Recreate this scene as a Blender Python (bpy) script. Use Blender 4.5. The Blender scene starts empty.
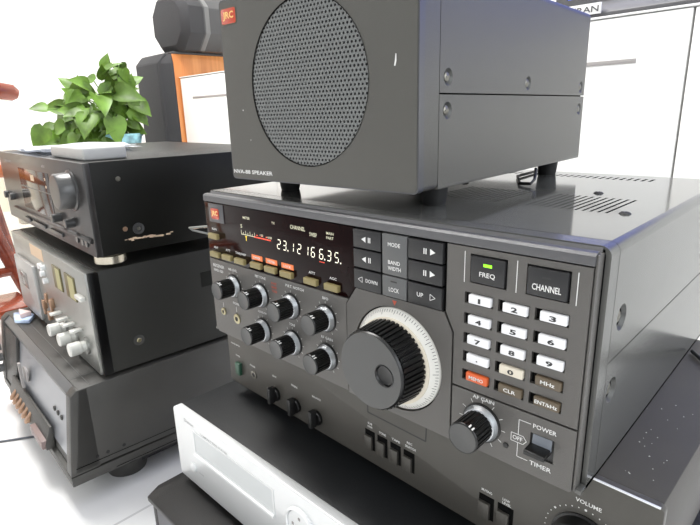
import bpy, bmesh, math, random
from mathutils import Vector, Matrix, geometry
random.seed(7)
C = bpy.context.scene.collection
PI = math.pi
# ------------------------------------------------------------------ materials
def mat(name, col, rough=.5, metal=0, emit=None, es=1, bump=0, bscale=400, var=0, vscale=60, coat=0, spec=.5, trans=0):
    m = bpy.data.materials.new(name); m.use_nodes = True
    nt = m.node_tree; b = nt.nodes['Principled BSDF']
    b.inputs['Base Color'].default_value = (*col, 1)
    b.inputs['Roughness'].default_value = rough
    b.inputs['Metallic'].default_value = metal
    b.inputs['Specular IOR Level'].default_value = spec
    b.inputs['Coat Weight'].default_value = coat
    b.inputs['Coat Roughness'].default_value = .08
    if trans: b.inputs['Transmission Weight'].default_value = trans
    if emit:
        b.inputs['Emission Color'].default_value = (*emit, 1); b.inputs['Emission Strength'].default_value = es
    tc = nt.nodes.new('ShaderNodeTexCoord')
    if bump:
        n = nt.nodes.new('ShaderNodeTexNoise'); n.inputs['Scale'].default_value = bscale; n.inputs['Detail'].default_value = 3
        bp = nt.nodes.new('ShaderNodeBump'); bp.inputs['Strength'].default_value = bump; bp.inputs['Distance'].default_value = .001
        nt.links.new(tc.outputs['Object'], n.inputs['Vector']); nt.links.new(n.outputs['Fac'], bp.inputs['Height']); nt.links.new(bp.outputs['Normal'], b.inputs['Normal'])
    if var:
        n = nt.nodes.new('ShaderNodeTexNoise'); n.inputs['Scale'].default_value = vscale; n.inputs['Detail'].default_value = 5
        r = nt.nodes.new('ShaderNodeValToRGB')
        r.color_ramp.elements[0].position = .3; r.color_ramp.elements[1].position = .7
        r.color_ramp.elements[0].color = (*[c * (1 - var) for c in col], 1); r.color_ramp.elements[1].color = (*[min(1, c * (1 + var)) for c in col], 1)
        nt.links.new(tc.outputs['Object'], n.inputs['Vector']); nt.links.new(n.outputs['Fac'], r.inputs['Fac']); nt.links.new(r.outputs['Color'], b.inputs['Base Color'])
    return m
def wood(name, c1, c2, rough=.4, sc=(30, 30, 3), coat=.2):
    m = mat(name, c1, rough, coat=coat); nt = m.node_tree; b = nt.nodes['Principled BSDF']
    tc = nt.nodes.new('ShaderNodeTexCoord'); mp = nt.nodes.new('ShaderNodeMapping'); mp.inputs['Scale'].default_value = sc
    n = nt.nodes.new('ShaderNodeTexNoise'); n.inputs['Scale'].default_value = 1.5; n.inputs['Detail'].default_value = 6; n.inputs['Distortion'].default_value = .6
    r = nt.nodes.new('ShaderNodeValToRGB'); r.color_ramp.elements[0].color = (*c1, 1); r.color_ramp.elements[1].color = (*c2, 1)
    r.color_ramp.elements[0].position = .35; r.color_ramp.elements[1].position = .65
    nt.links.new(tc.outputs['Object'], mp.inputs['Vector']); nt.links.new(mp.outputs['Vector'], n.inputs['Vector'])
    nt.links.new(n.outputs['Fac'], r.inputs['Fac']); nt.links.new(r.outputs['Color'], b.inputs['Base Color'])
    return m
M = {
 'panel': mat('panel_grey_paint', (.118, .112, .104), .42, .2, bump=.25, bscale=2500, var=.04, vscale=30),
 'bezel': mat('bezel_grey_paint', (.10, .10, .105), .3, .3, bump=.15, bscale=2500),
 'case': mat('case_grey_paint', (.115, .115, .108), .17, .3, bump=.05, bscale=1800, var=.06, vscale=40),
 'casetop': mat('case_top_satin', (.13, .13, .122), .09, .3, spec=.7, var=.06, vscale=40),
 'recessrefl': mat('recess_reflection_grey', (.2, .22, .25), .3),  # blue-grey reflection in the switch recess, put into the base colour
 'spk': mat('speaker_grey_paint', (.098, .095, .085), .34, .25, bump=.25, bscale=2200),
 'key': mat('charcoal_key_plastic', (.018, .018, .019), .42, bump=.1, bscale=3000),
 'modekey': mat('grey_key_plastic', (.11, .112, .112), .42),
 'black': mat('black_plastic', (.012, .012, .012), .45),
 'gap': mat('black_gap', (.003, .003, .003), .9, spec=.1),
 'rubber': mat('black_rubber', (.01, .01, .01), .6),
 'glass': mat('display_window_black', (.008, .0022, .002), .08, spec=.12, var=.3, vscale=25),
 'knob': mat('knob_black', (.006, .006, .006), .3),
 'cap': mat('knob_cap_grey', (.075, .075, .073), .42, bump=.1, bscale=3000),
 'skirt': mat('skirt_brushed_silver', (.5, .52, .54), .28, .8, bump=.3, bscale=1500),
 'dial': mat('dial_ivory_white', (.74, .73, .68), .38),
 'white': mat('white_print', (.8, .8, .78), .6),
 'ink': mat('dark_ink', (.03, .03, .03), .6),
 'cream': mat('cream_key_plastic', (.72, .66, .54), .4),
 'wkey': mat('white_key_plastic', (.85, .85, .86), .35),
 'tan': mat('tan_key_plastic', (.27, .22, .095), .42),
 'brown': mat('brown_key_plastic', (.12, .092, .06), .42),
 'orange': mat('orange_key_plastic', (.72, .13, .035), .4),
 'red': mat('red_badge_enamel', (.5, .05, .015), .25, coat=.6),
 'redprint': mat('red_print', (.5, .09, .05), .6),
 'gold': mat('gold_print', (.95, .6, .22), .35, .2),
 'digit': mat('display_digit_glow', (.8, .8, .65), .5, emit=(1, .93, .75), es=1.0),
 'dimglow': mat('display_legend_glow', (.4, .4, .3), .5, emit=(.9, .85, .6), es=.5),
 'redglow': mat('display_red_glow', (.5, .05, .03), .5, emit=(1, .1, .04), es=.8),
 'yellowglow': mat('display_yellow_glow', (.5, .4, .03), .5, emit=(1, .7, .05), es=.7),
 'orangeglow': mat('lit_orange_legend', (.6, .15, .05), .5, emit=(1, .26, .08), es=.35),
 'greenled': mat('green_led', (.2, .8, .02), .4, emit=(.35, 1, .02), es=1.0),
 'greendark': mat('green_button_plastic', (.03, .09, .055), .4),
 'brass': mat('brass_metal', (.42, .38, .24), .3, .9),
 'steel': mat('zinc_screw_metal', (.22, .21, .18), .35, .8),
 'dimple': mat('dimple_grey', (.07, .07, .065), .35, .3),
 'lower': mat('amplifier_grey_paint', (.085, .08, .07), .42, .25, bump=.2, bscale=2000, var=.05, vscale=25),
 'lowtop': mat('amplifier_lid_paint', (.065, .06, .053), .5, 0, spec=.35, bump=.2, bscale=1500, var=.05, vscale=25),
 'dust': mat('dust_specks', (.55, .55, .5), .9),
 'silver': mat('silver_anodised_front', (.72, .73, .73), .35, .35, bump=.08, bscale=2500),
 'silver2': mat('silver_window_frame', (.8, .81, .81), .3, .3),
 'silverdim': mat('pale_display_window', (.60, .62, .62), .4, .2),
 'faint': mat('grey_print', (.42, .42, .42), .6),
 'lid': mat('black_lid_paint', (.01, .011, .012), .4, spec=.35, bump=.25, bscale=1200, var=.12, vscale=20),
 'subblack': mat('black_cabinet_vinyl', (.008, .008, .008), .4, spec=.25, bump=.3, bscale=900),
 'cloth': mat('grey_speaker_cloth', (.17, .17, .18), .9, bump=.5, bscale=1500),
 'ampblack': mat('amplifier_black_gloss', (.03, .028, .027), .28, .1, var=.2, vscale=30),
 'ampside': mat('amplifier_side_black', (.005, .005, .004), .38, spec=.2, bump=.15, bscale=1500),
 'ampglass': mat('amplifier_display_glass', (.02, .012, .01), .1, spec=.45),
 'ampknob': mat('satin_dark_knob', (.09, .09, .09), .3, .5),
 'champ': mat('champagne_foot_metal', (.62, .57, .46), .25, .85),
 'deckside': mat('deck_side_paint', (.02, .02, .017), .5, spec=.35, bump=.15, bscale=1500),
 'decktrim': mat('deck_black_trim', (.003, .003, .003), .3, spec=.2),
 'decksilver': mat('deck_silver_front', (.33, .33, .31), .32, .65, var=.06, vscale=30),
 'deckdoor': mat('cassette_door_silver', (.42, .42, .41), .35, .4),
 'deckwin': mat('cassette_window_grey', (.2, .2, .19), .2),
 'yellow': mat('pale_yellow_meter', (.42, .4, .2), .4),
 'meterdark': mat('meter_brown', (.14, .12, .05), .4),
 'whiteknob': mat('white_knob_metal', (.68, .68, .64), .35, .2),
 'sticker': mat('cream_sticker', (.7, .52, .36), .6),
 'copper': mat('copper_metal', (.42, .27, .18), .35, .7),
 'wrap': mat('iridescent_film', (.45, .55, .9), .25, var=.5, vscale=60),
 'wrap2': mat('pink_film', (.8, .62, .6), .3),
 'rad': mat('tape_machine_charcoal', (.055, .053, .048), .45, bump=.25, bscale=1200, var=.06, vscale=25),
 'radlite': mat('tape_machine_edge_grey', (.12, .12, .12), .4, bump=.2, bscale=1200),
 'radpanel': mat('tape_machine_pale_panel', (.30, .31, .33), .35, .3),
 'pinkplastic': mat('mauve_plastic', (.22, .16, .15), .45),
 'remote': mat('pale_grey_plastic', (.5, .5, .48), .5),
 'paper': mat('white_paper', (.82, .84, .88), .8),
 'cable': mat('black_cable', (.012, .012, .012), .5),
 'greycable': mat('grey_cable', (.3, .3, .27), .5),
 'bluecable': mat('dark_grey_cable', (.1, .11, .13), .5),
 'rose': wood('rosewood', (.16, .03, .015), (.30, .065, .03), .25, (20, 3, 20), .5),
 'orangewood': wood('orange_wood', (.42, .12, .04), (.58, .2, .07), .3, (20, 20, 3), .4),
 'towerwood': wood('cherry_veneer', (.50, .17, .04), (.66, .27, .08), .4, (3, 25, 1), .2),
 'grille': mat('black_foam_grille', (.03, .03, .033), .8, bump=.6, bscale=900),
 'grille2': mat('grey_foam_grille', (.045, .045, .047), .75, bump=.5, bscale=900),
 'towerblack': mat('tower_grey_vinyl', (.05, .05, .052), .5),
 'cabinet': mat('white_lacquer', (.86, .86, .84), .35),
 'groove': mat('groove_grey', (.34, .32, .31), .6),
 'wall': mat('white_wall_paint', (.88, .88, .87), .85),
 'ceil': mat('white_ceiling_paint', (.88, .88, .87), .9),
 'creamwood': mat('cream_cabinet_paint', (.80, .76, .66), .6),
 'creampanel': mat('cream_panel_paint', (.70, .64, .52), .6),
 'leaf': mat('pothos_leaf', (.09, .18, .018), .45, var=.6, vscale=14),
 'leaf2': mat('pale_leaf', (.17, .36, .06), .4, var=.3, vscale=20),
 'stem': mat('green_stem', (.12, .24, .04), .5),
 'soil': mat('dark_soil', (.03, .02, .012), .95),
 'pot': mat('blue_white_pot', (.25, .5, .72), .3, var=.8, vscale=22, coat=.4),
 'tvframe': mat('television_frame_grey', (.10, .10, .105), .4),
 'tvscreen': mat('television_screen_blue', (.01, .01, .03), .2, emit=(.12, .2, 1.0), es=1.3),
 'plaster': mat('tan_plaster', (.6, .55, .45), .8),
}
def tile_mat():
    m = mat('white_floor_tile', (.84, .84, .83), .25); nt = m.node_tree; b = nt.nodes['Principled BSDF']
    tc = nt.nodes.new('ShaderNodeTexCoord'); br = nt.nodes.new('ShaderNodeTexBrick')
    br.offset = 0; br.inputs['Color1'].default_value = (.86, .86, .85, 1); br.inputs['Color2'].default_value = (.84, .84, .84, 1); br.inputs['Mortar'].default_value = (.62, .62, .62, 1)
    br.inputs['Scale'].default_value = 1; br.inputs['Mortar Size'].default_value = .0022; br.inputs['Brick Width'].default_value = .6; br.inputs['Row Height'].default_value = .6
    mp = nt.nodes.new('ShaderNodeMapping'); mp.inputs['Location'].default_value = (.249, .37, 0)
    nt.links.new(tc.outputs['Object'], mp.inputs['Vector']); nt.links.new(mp.outputs['Vector'], br.inputs['Vector']); nt.links.new(br.outputs['Color'], b.inputs['Base Color'])
    return m
M['tile'] = tile_mat()

# ------------------------------------------------------------------ mesh builder, millimetres
AX = {'x': lambda a, b, h: (h, a, b), 'y': lambda a, b, h: (a, h, b), 'z': lambda a, b, h: (a, b, h)}
class MB:
    def __init__(s): s.bm = bmesh.new()
    def merge(s, b2, bevel=0, seg=2, mi=0):
        bmesh.ops.recalc_face_normals(b2, faces=b2.faces[:])
        if bevel:
            es = [e for e in b2.edges if len(e.link_faces) == 2 and e.calc_face_angle(0) > .6]
            bmesh.ops.bevel(b2, geom=es, offset=bevel, segments=seg, profile=.5, affect='EDGES', clamp_overlap=True)
        for f in b2.faces: f.material_index = mi
        me = bpy.data.meshes.new('t'); b2.to_mesh(me); b2.free(); s.bm.from_mesh(me); bpy.data.meshes.remove(me)
        return s
    def box(s, x0, x1, y0, y1, z0, z1, bevel=0, mi=0, seg=2):
        b = bmesh.new(); bmesh.ops.create_cube(b, size=1)
        for v in b.verts: v.co = Vector(((x0 + x1) / 2 + v.co.x * (x1 - x0), (y0 + y1) / 2 + v.co.y * (y1 - y0), (z0 + z1) / 2 + v.co.z * (z1 - z0)))
        return s.merge(b, bevel, seg, mi)
    def prism(s, poly, a0, a1, axis='y', bevel=0, mi=0, seg=2):
        b = bmesh.new(); f = AX[axis]
        A = [b.verts.new(f(p[0], p[1], a0)) for p in poly]; B = [b.verts.new(f(p[0], p[1], a1)) for p in poly]
        b.faces.new(A); b.faces.new(B[::-1]); n = len(poly)
        for i in range(n): b.faces.new((A[i], A[(i + 1) % n], B[(i + 1) % n], B[i]))
        return s.merge(b, bevel, seg, mi)
    def holed(s, outer, holes, a0, a1, axis='y', bevel=0, mi=0):
        b = bmesh.new(); f = AX[axis]
        loops = [[Vector((p[0], p[1], 0)) for p in l] for l in [outer] + holes]
        flat = [p for l in loops for p in l]; tris = geometry.tessellate_polygon(loops)
        A = [b.verts.new(f(p.x, p.y, a0)) for p in flat]; B = [b.verts.new(f(p.x, p.y, a1)) for p in flat]
        for t in tris:
            try: b.faces.new([A[i] for i in t]); b.faces.new([B[i] for i in reversed(t)])
            except ValueError: pass
        o = 0
        for l in loops:
            n = len(l)
            for i in range(n): b.faces.new((A[o + i], A[o + (i + 1) % n], B[o + (i + 1) % n], B[o + i]))
            o += n
        return s.merge(b, 0, 2, mi)
    def lathe(s, prof, c, axis='y', n=32, mi=0):   # prof: (radius, offset along axis)
        b = bmesh.new(); f = AX[axis]; rings = []
        i0 = {'x': (1, 2, 0), 'y': (0, 2, 1), 'z': (0, 1, 2)}[axis]
        for r, h in prof:
            if r < 1e-6: rings.append([b.verts.new(f(c[i0[0]], c[i0[1]], c[i0[2]] + h))])
            else: rings.append([b.verts.new(f(c[i0[0]] + r * math.cos(2 * PI * k / n), c[i0[1]] + r * math.sin(2 * PI * k / n), c[i0[2]] + h)) for k in range(n)])
        for R1, R2 in zip(rings, rings[1:]):
            for k in range(n):
                k2 = (k + 1) % n
                vs = [R1[k % len(R1)], R1[k2 % len(R1)], R2[k2 % len(R2)], R2[k % len(R2)]]
                u = []
                for v in vs:
                    if v not in u: u.append(v)
                if len(u) >= 3:
                    try: b.faces.new(u)
                    except ValueError: pass
        return s.merge(b, 0, 2, mi)
    def cyl(s, c, r, h0, h1, axis='y', n=24, mi=0, ch=0):
        if ch:
            sg = 1 if h1 > h0 else -1
            return s.lathe([(0, h0), (r, h0), (r, h1 - sg * ch), (r - ch, h1), (0, h1)], c, axis, n, mi)
        return s.lathe([(0, h0), (r, h0), (r, h1), (0, h1)], c, axis, n, mi)
    def fluted2(s, c, r0, r1, dr, teeth, y0, y1):
        b = bmesh.new(); rings = []
        for r, y in ((r0, y0), (r1, y1)):
            v = []
            for k in range(teeth):
                for j, rr in ((0, r), (.5, r), (.6, r - dr), (.9, r - dr)):
                    a = 2 * PI * (k + j) / teeth; v.append(b.verts.new((c[0] + rr * math.cos(a), y, c[2] + rr * math.sin(a))))
            rings.append(v)
        n = len(rings[0])
        for k in range(n): b.faces.new((rings[0][k], rings[0][(k + 1) % n], rings[1][(k + 1) % n], rings[1][k]))
        b.faces.new(rings[0]); b.faces.new(rings[1][::-1])
        return s.merge(b)
    def fluted(s, c, r, dr, teeth, y0, y1, mi=0):
        p = []
        for k in range(teeth):
            for j, rr in ((0, r), (.5, r), (.6, r - dr), (.9, r - dr)):
                a = 2 * PI * (k + j) / teeth; p.append((c[0] + rr * math.cos(a), c[2] + rr * math.sin(a)))
        return s.prism(p, y0, y1, 'y', 0, mi)
    def tube(s, pts, r, n=8, mi=0):
        b = bmesh.new(); rings = []; pts = [Vector(p) for p in pts]
        for i, p in enumerate(pts):
            t = (pts[min(i + 1, len(pts) - 1)] - pts[max(i - 1, 0)]).normalized()
            u = t.cross(Vector((0, 0, 1)) if abs(t.z) < .9 else Vector((1, 0, 0))).normalized(); w = t.cross(u)
            rr = r[i] if isinstance(r, (list, tuple)) else r
            rings.append([b.verts.new(p + rr * (math.cos(2 * PI * k / n) * u + math.sin(2 * PI * k / n) * w)) for k in range(n)])
        for R1, R2 in zip(rings, rings[1:]):
            for k in range(n): b.faces.new((R1[k], R1[(k + 1) % n], R2[(k + 1) % n], R2[k]))
        b.faces.new(rings[0]); b.faces.new(rings[-1][::-1])
        return s.merge(b, 0, 2, mi)
    def text(s, t, cx, cz, h, w=None, y=-.12, mi=0, off=.012, axis='y', flip=1):
        cu = bpy.data.curves.new('t', 'FONT'); cu.body = t; cu.size = 1; cu.resolution_u = 2; cu.offset = off
        ob = bpy.data.objects.new('t', cu); me = bpy.data.meshes.new_from_object(ob)
        xs = [v.co.x for v in me.vertices]; ys = [v.co.y for v in me.vertices]
        x0, x1, y0, y1 = min(xs), max(xs), min(ys), max(ys)
        k = h / max(y1 - y0, 1e-4); kx = w / (x1 - x0) if w else k
        for v in me.vertices:
            a = cx + flip * (v.co.x - (x0 + x1) / 2) * kx; bz = cz + (v.co.y - (y0 + y1) / 2) * k
            v.co = AX[axis](a, bz, y)
        b = bmesh.new(); b.from_mesh(me)
        for f in b.faces: f.material_index = mi
        bpy.data.objects.remove(ob); bpy.data.curves.remove(cu); bpy.data.meshes.remove(me)
        m2 = bpy.data.meshes.new('t'); b.to_mesh(m2); b.free(); s.bm.from_mesh(m2); bpy.data.meshes.remove(m2)
        return s
    def quad(s, x0, x1, z0, z1, y=-.1, mi=0):
        b = bmesh.new(); b.faces.new([b.verts.new(p) for p in ((x0, y, z0), (x1, y, z0), (x1, y, z1), (x0, y, z1))])
        for f in b.faces: f.material_index = mi
        m2 = bpy.data.meshes.new('t'); b.to_mesh(m2); b.free(); s.bm.from_mesh(m2); bpy.data.meshes.remove(m2); return s
    def flat(s, pts, y=-.1, mi=0):
        b = bmesh.new(); b.faces.new([b.verts.new((p[0], y, p[1])) for p in pts])
        for f in b.faces: f.material_index = mi
        m2 = bpy.data.meshes.new('t'); b.to_mesh(m2); b.free(); s.bm.from_mesh(m2); bpy.data.meshes.remove(m2); return s
    def line(s, p, q, w, y=-.1, mi=0):
        d = Vector((q[0] - p[0], q[1] - p[1])); n = Vector((-d.y, d.x)).normalized() * w / 2
        return s.flat([(p[0] + n.x, p[1] + n.y), (p[0] - n.x, p[1] - n.y), (q[0] - n.x, q[1] - n.y), (q[0] + n.x, q[1] + n.y)], y, mi)
    def build(s, name, ms, parent=None, ang=35):
        me = bpy.data.meshes.new(name)
        for v in s.bm.verts: v.co *= .001
        s.bm.to_mesh(me); s.bm.free()
        for m in (ms if isinstance(ms, (list, tuple)) else [ms]): me.materials.append(M[m])
        for p in me.polygons: p.use_smooth = True
        me.set_sharp_from_angle(angle=math.radians(ang))
        o = bpy.data.objects.new(name, me); C.objects.link(o)
        if parent: o.parent = parent
        return o
def thing(name, label, cat, loc=(0, 0, 0), rz=0, group=None):
    o = bpy.data.objects.new(name, None); C.objects.link(o); o.empty_display_size = .02
    o.location = [c * .001 for c in loc]; o.rotation_euler = (0, 0, math.radians(rz))
    return tag(o, label, cat, group)
def tag(o, label, cat, group=None):
    o['label'] = label; o['category'] = cat
    if group: o['group'] = group
    return o
def struct(o): o['kind'] = 'structure'; return o
def lab(o, l): o['label'] = l; return o
def circ(cx, cz, r, n=32, a0=0): return [(cx + r * math.cos(2 * PI * k / n + a0), cz + r * math.sin(2 * PI * k / n + a0)) for k in range(n)]
def rect(x0, x1, z0, z1): return [(x0, z0), (x1, z0), (x1, z1), (x0, z1)]
def rrect(x0, x1, z0, z1, r, n=4):
    p = []
    for cx, cz, a in ((x1 - r, z1 - r, 0), (x0 + r, z1 - r, 90), (x0 + r, z0 + r, 180), (x1 - r, z0 + r, 270)):
        for k in range(n + 1): t = math.radians(a + 90 * k / n); p.append((cx + r * math.cos(t), cz + r * math.sin(t)))
    return p

# ================================================================== communications receiver
RX = thing('communications_receiver', 'dark grey shortwave communications receiver with lit frequency display and large tuning knob', 'radio receiver')
MB().box(-2, 332, 8, 286, 0, 129.2, 1, 0).build('chassis', 'gap', RX)
def side_dimple(mb, x, y, z, sgn=1):
    mb.lathe([(7.2, 0), (6.4, -1.0 * sgn), (5.0, -2.6 * sgn), (0, -2.8 * sgn)], (x, y, z), 'x', 28)
def case_section(y0, y1, r=4):   # outer hoop
    return [(-4 + r * (1 - math.cos(t)), 130 - r * (1 - math.sin(t))) for t in [0, .4, .8, 1.2, PI / 2]] 
def hoop(x0, x1, z0, z1, r, th):   # C-shaped cover cross-section open at bottom (x,z)
    o = []; i = []
    for k in range(6):
        t = PI / 2 * k / 5
        o.append((x0 + r - r * math.cos(t), z1 - r + r * math.sin(t))); i.append((x0 + r - (r - th) * math.cos(t) , z1 - r + (r - th) * math.sin(t)))
    o += [(x0 + x1 - p[0], p[1]) for p in o[::-1]]; i += [(x0 + x1 - p[0], p[1]) for p in i[::-1]]
    return [(x0, z0)] + o + [(x1, z0), (x1 - th, z0)] + i[::-1] + [(x0 + th, z0)]
# front hoop frame
MB().prism(hoop(-4, 334, 0, 130, 5, 2.5), 8, 19.6, 'y').prism(rect(-4, 334, 0, 2.4), 8, 19.6, 'y').box(331, 334, 1.2, 8, 0, 2.6, .2).box(-4, -1.2, 1.2, 8, 0, 2.6, .2).build('front_frame', 'case', RX)
# upper cover with holes for side screws and top slots
slots = []
for k in range(40):
    x = 60 + k * 5.7
    if x < 287: slots.append([(x, 249), (x + 2.4, 249), (x + 2.4, 266), (x, 266)])
for x0 in (178, 252):
    for k in range(12): slots.append(rect(x0 + k * 4.6, x0 + k * 4.6 + 1.7, 89, 147))
MB().holed(rect(.6, 329.4, 20.2, 287), slots, 128.4, 130, 'z').build('top_plate', 'casetop', RX)
for sg, xo, xi in ((1, 334, 332.1), (-1, -4, -2.1)):
    top = MB().holed(rect(20.2, 287, 67.4, 125), [circ(34, 88, 7.2, 28), circ(262, 88, 7.2, 28)], xi, xo, 'x')
    r = 5; p = []
    for k in range(6):
        t = PI / 2 * k / 5; p.append((xo - sg * r + sg * r * math.cos(t), 125 + r * math.sin(t)))
    p += [(xo - sg * r, 125)]
    top.prism(p, 20.2, 287, 'y').build('upper_side_cover', 'case', RX)
lo = MB()
for xo, xi in ((334, 332.1), (-4, -2.1)):
    lo.holed(rect(20.2, 287, 0, 66.6), [circ(31, 48, 7.2, 28), circ(262, 48, 7.2, 28)], xi, xo, 'x')
lo.box(-4, 334, 20.2, 287, 0, 1.5); lo.build('lower_cover', 'case', RX)
for x, sg in ((334, 1), (-4, -1)):
    for y, z in ((34, 88), (31, 48), (262, 88), (262, 48)):
        m = MB(); side_dimple(m, x, y, z, sg); d = m.build('screw_recess', 'dimple', RX)
        MB().lathe([(0, -1.2 * sg), (2.6, -1.3 * sg), (3.5, -1.9 * sg), (3.5, -2.8 * sg)], (x, y, z), 'x', 20).box(x - (1.3 if sg > 0 else -1.0), x + (-1.0 if sg > 0 else 1.3), y - 2.4, y + 2.4, z - .3, z + .3).build('screw_head', 'steel', d)
for x, y in ((273, 164), (313, 93), (48, 93), (48, 180), (160, 164)):
    m = MB().lathe([(0, 1.2), (2.2, 1.1), (3.3, .4), (3.5, 0)], (x, y, 130), 'z', 20); m.box(x - 2.2, x + 2.2, y - .35, y + .35, 131.0, 131.4, 0, 1); m.box(x - .35, x + .35, y - 2.2, y + 2.2, 131.0, 131.4, 0, 1)
    m.build('lid_screw', ['ink', 'steel'], RX)
MB().box(80, 250, 287, 292, 20, 100, 2).build('rear_heat_sink', 'black', RX)
# top bezel lip and side lips
MB().prism([(-.5, 121.9), (-.8, 123), (-.8, 126.6), (.6, 127.9), (4, 128.2), (4.2, 127), (6.4, 127), (8.2, 129.5), (8.4, 121.9)], 0, 330, 'x').build('top_bezel', 'bezel', RX)
for x in (329.7, -1.1): MB().box(x, x + 1.3, .8, 8, 1, 127, .4).build('side_bezel', 'panel', RX)
MB().box(.4, 329.8, 2.2, 8, 1, 121.6).build('panel_backing', 'gap', RX)
# --- front plates
pl = MB().prism([(0, 4), (3, 0), (170.4, 0), (170.4, 66.8), (173, 70.4), (0, 70.4)], 0, 2.2, 'y', .25)
pl.holed([(0, 70.4), (0, 3)] + [] + [(-.4, 3), (-.4, 70.4)], [], 0, 2.2); 
control = pl.build('control_panel', 'panel', RX)
MB().prism([(.4, 71), (173, 71), (179.2, 79.4), (179.2, 121), (.4, 121)], 0.1, 2.2, 'y', .3).build('display_window', 'glass', RX)
dp = MB().holed([(171.2, -1), (255.8, -1), (255.8, 69), (250, 80), (180.6, 80), (171.2, 66.6)], [circ(214, 39.0, 35.3, 72)], -.3, 2.2).build('tuning_panel', 'panel', RX)
wx = [272.5, 292.7, 312.8]; wz = [92.3, 80.1, 68.3, 57.1, 45.7]
holes = [rect(266, 287.6, 101.4, 117.6), rect(298, 320, 101.6, 117.6)]
cells = []
for r, z in enumerate(wz):
    for c, x in enumerate(wx):
        zz = z + (0 if c < 2 or r > 3 else .3)
        cells.append((x, zz, r, c)); holes.append(rect(x - 9.3, x + 8.0, zz - 3.2, zz + 3.3))
kp = MB().holed([(256.9, 37.2), (329.4, 37.2), (329.4, 121.0), (251.2, 121.0), (251.2, 81), (256.9, 69.4)], holes, -.1, 2.2).build('keypad_panel', 'panel', RX)
MB().holed([(256.9, .5), (328.4, 0), (329.4, 1), (329.4, 36), (256.9, 36)], [rect(306, 319, 12, 25.8)], -.1, 2.2).build('power_panel', 'panel', RX)
# lettering of the front: white
L = MB(); y = -.15
L.text('RECEIVER', 13.2, 64.6, 2.7, 17, y); L.text('NRD-525', 12.4, 60.3, 2.2, 14.5, y, off=.01)
for t, x, z, w in (('NB LEVEL', 35, 65, 13), ('PBT TONE', 74, 66.2, 14), ('P.B.T. NOTCH', 116.5, 66.4, 21), ('BFO', 150, 65.5, 6), ('PHONES', 35.5, 34.5, 9), ('SQUELCH', 73, 35.6, 11), ('TONE', 111, 35, 7), ('RF GAIN', 150, 34.8, 12)):
    L.text(t, x, z, 2.1, w, y)
L.line((14.8, 31), (14.8, 26.5), .4, y); L.line((35.3, 31.5), (35.3, 26.5), .4, y)
KN = [(35, 50.5), (73, 50.6), (111.3, 50.4), (149.8, 50.5), (73, 20), (111, 20), (149.8, 20.2)]
for kx, kz in KN:
    for k in range(11):
        a = math.radians(-60 + 30 * k)
        L.line((kx + 11.2 * math.cos(a), kz + 11.2 * math.sin(a)), (kx + 12.8 * math.cos(a), kz + 12.8 * math.sin(a)), .35, y)
L.text('AF GAIN', 277, 36.0, .01, 1, y) if False else None
for k in range(11):
    a = math.radians(-60 + 30 * k); kx, kz = 277, 19.2
    L.line((kx + 12.3 * math.cos(a), kz + 12.3 * math.sin(a)), (kx + 14.6 * math.cos(a), kz + 14.6 * math.sin(a)), .35, y)
L.text('AF GAIN', 277.5, 34.2, 2.3, 13.5, -.25); L.text('POWER', 313.5, 30.3, 2.6, 12.6, -.25); L.text('TIMER', 312.6, 7.6, 2.6, 12, -.25)
for p, q in (((306, 30.6), (299.3, 30.6)), ((299.3, 30.6), (299.3, 21.5)), ((299.3, 16.2), (299.3, 7.8)), ((299.3, 7.8), (305.4, 7.8)),
             ((295.3, 21.3), (302.2, 21.3)), ((295.3, 16.4), (302.2, 16.4)), ((295.3, 21.3), (295.3, 16.4)), ((302.2, 21.3), (304.2, 18.9)), ((304.2, 18.9), (302.2, 16.4))):
    L.line(p, q, .35, -.25)
L.text('OFF', 299, 18.9, 2.6, 5.6, -.25)
for x, z0, z1 in ((262.6, 101, 118.5), (292.9, 101.3, 118.3), (323.2, 101.4, 117.8)): L.line((x, z0), (x, z1), .45, -.25)
L.build('panel_lettering', 'white', RX)
R2 = MB().text('PASS', 91.5, 64.4, 2.0, 6.5, y).text('BAND', 91.5, 61.2, 2.0, 6.5, y).text('TUNE', 91.5, 58.0, 2.0, 6.5, y)
R2.flat([(211.6, 78.6), (215.4, 78.6), (213.5, 75.4)], -.45)
R2.build('red_lettering', 'redprint', RX)
# badge
bd = MB().box(6.4, 28.6, -.5, .3, 104.4, 120.4, .2).build('badge_plate', 'bezel', RX)
MB().prism(rrect(10.4, 22.4, 107.4, 116.6, 1.8), -1.1, -.5, 'y', .2).build('badge', 'red', bd)
MB().text('JRC', 16.4, 112, 5.4, 9.4, -1.15, off=.03).build('badge_lettering', 'gold', bd)
# display content
D = MB(); yd = -.02
D.text('METER', 61, 113.3, 2.0, 9.5, yd).text('S', 53.3, 105.9, 3.0, 2.2, yd).text('TX', 95.5, 113.4, 1.7, 4, yd)
D.quad(52.3, 71, 98.9, 99.5, yd)
for k in range(7): D.quad(52.4 + k * 3, 52.9 + k * 3, 99.5, 102.6 if k % 2 == 0 else 101.2, yd)
D.text('+20', 79.5, 101.6, 1.7, 4.6, yd).text('+60dB', 89.5, 101.2, 1.7, 6.5, yd)
D.text('CHANNEL', 123.6, 113.2, 3.0, 16.4, yd).text('SWEEP', 140.1, 110.5, 2.8, 7.6, yd).text('MAIN', 157.2, 113.6, 1.9, 7, yd).text('PART', 157.0, 110.4, 1.9, 7, yd)
D.build('display_legend', 'dimglow', RX)
SEG = {'0': 'abcdef', '1': 'bc', '2': 'abged', '3': 'abgcd', '5': 'afgcd', '6': 'afgcde'}
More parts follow.
